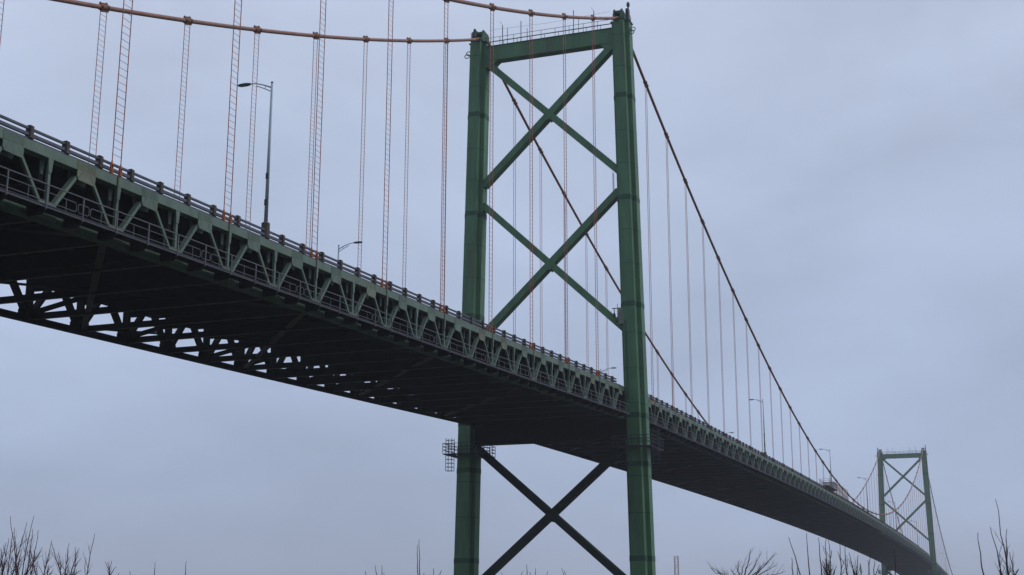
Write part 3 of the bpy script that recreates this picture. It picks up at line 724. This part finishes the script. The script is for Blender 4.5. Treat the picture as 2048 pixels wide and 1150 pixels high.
R = [(1577, 1074, 1604), (1584, 1115, 1588), (1613, 1066, 1621), (1637, 1075, 1645), (1594, 1135, 1597)]
shrub(R, 10.5, 'loose bare shoots in front of the deck, left of the thick clump', group=G1, side=0)
shrub([(1652, 1075, 1657), (1657, 1080, 1660), (1650, 1118, 1660), (1664, 1100, 1658), (1673, 1132, 1666), (1645, 1120, 1655)], 10.8, 'thick clump of bare shoots left of the distant tower', group=G1, side=2)
shrub([(1678, 1078, 1682), (1690, 1090, 1696), (1698, 1105, 1714), (1716, 1110, 1713), (1706, 1130, 1712), (1721, 1128, 1719)], 11.2, 'curved bare shoots right of the thick clump', group=G1, side=1)
shrub([(1736, 1120, 1736), (1742, 1105, 1739), (1750, 1121, 1750), (1788, 1098, 1789), (1759, 1130, 1748)], 11.5, 'bare shoots crossing the foot of the distant tower', group=G1, side=0)
shrub([(1955, 1065, 1969)], 9.5, 'single bare shoot, leftmost at the lower right corner', group=G1, side=0)
shrub([(1980, 1054, 2005), (1992, 998, 2020), (2013, 1058, 2018), (2019, 1104, 2033), (2038, 1138, 2026), (2000, 1108, 2004)], 9.8, 'tallest bare shoots branching at the lower right corner', group=G1, side=1)
def tree():
    dist = 46; gp = ray(1478, 1150, dist); gz = terr(gp.x, gp.y)-0.05; root = Vector((gp.x, gp.y, gz))
    t = thing('bare_tree', 'pale bare tree crown of fine branches right of the near tower', 'tree', tuple(root))
    m = MB(); fk = ray(1478, 1195, dist); m.tube([tuple(root), tuple(root.lerp(fk, 0.5)+Vector((0.05, 0.05, 0))), tuple(fk)], [0.12, 0.09, 0.07], 8); m.build('trunk', M_BARKT, t)
    tips = [(1502, 1099), (1524, 1104), (1552, 1106), (1553, 1129), (1420, 1137), (1435, 1142), (1476, 1123), (1464, 1140), (1572, 1143), (1540, 1116), (1490, 1118), (1444, 1148)]
    for (u, v) in tips:
        m = MB(); tip = ray(u, v, dist+random.uniform(-1, 1)); mid = ray(1478+(u-1478)*0.45, 1150+(v-1150)*0.2+8, dist)
        ps = [fk.lerp(mid, i/3) for i in range(3)]+[mid.lerp(tip, i/5)+Vector((random.uniform(-.03, .03), random.uniform(-.03, .03), random.uniform(-.03, .03))) for i in range(6)]
        rs = [0.032-0.027*i/(len(ps)-1) for i in range(len(ps))]
        m.tube([tuple(p) for p in ps], rs, 5)
        for i in range(3, len(ps)-1):
            for q in range(1):
                s_ = Vector((random.uniform(-1, 1), random.uniform(-1, 1), random.uniform(0.1, 1))).normalized()
                twig(m, tuple(ps[i]), (ps[i+1]-ps[i]).normalized()*0.7+s_*0.6, random.uniform(0.2, 0.42), 0.007, 1, 0.5, 3)
        m.build('branch', M_BARKT, t)
tree()
# far lattice mast
def mast():
    p = ray(1353.5, 1150, 900); z0 = terr(p.x, p.y); tz = CZ+900*math.tan(math.radians(1.6+math.degrees(38/FPX)))+0.6
    t = thing('lattice_mast', 'faint lattice mast far off, just right of the near tower foot', 'mast', (p.x, p.y, z0))
    m = MB(); hw = 1.15
    cs = [(-hw, -hw), (hw, -hw), (hw, hw), (-hw, hw)]
    for a, b in cs: m.tube([(p.x+a, p.y+b, z0), (p.x+a, p.y+b, tz)], 0.16, 5)
    m.build('mast_corner_posts', M_CABLE, t)
    m = MB(); z = z0; k = 0
    while z < tz-0.5:
        z2 = min(z+3.0, tz)
        for i in range(4):
            (a, b), (c, d) = cs[i], cs[(i+1) % 4]
            if k % 2: a, b, c, d = c, d, a, b
            m.tube([(p.x+a, p.y+b, z), (p.x+c, p.y+d, z2)], 0.09, 4); m.tube([(p.x+a, p.y+b, z2), (p.x+c, p.y+d, z2)], 0.09, 4)
        z = z2; k += 1
    m.build('mast_lattice', M_CABLE, t)
mast()

# ------------------------------------------------------------------ haze
hz = MB(); hz.box(-1500, 2500, -1800, 2200, -54, 47.5); ho = hz.build('haze', M_CONC); ho.data.materials.clear()
hm = bpy.data.materials.new('haze_air'); hm.use_nodes = True; t_ = hm.node_tree; t_.nodes.clear()
ov = t_.nodes.new('ShaderNodeOutputMaterial'); pv = t_.nodes.new('ShaderNodeVolumePrincipled')
pv.inputs['Color'].default_value = (0.86, 0.89, 0.96, 1); pv.inputs['Density'].default_value = 0.00028; pv.inputs['Anisotropy'].default_value = 0.0
t_.links.new(pv.outputs[0], ov.inputs['Volume']); ho.data.materials.append(hm); ho['kind'] = 'stuff'; ho['label'] = 'thin blue-grey haze over the harbour'; ho['category'] = 'haze'
for ob in S.objects:
    if 'base' in ob: del ob['base']
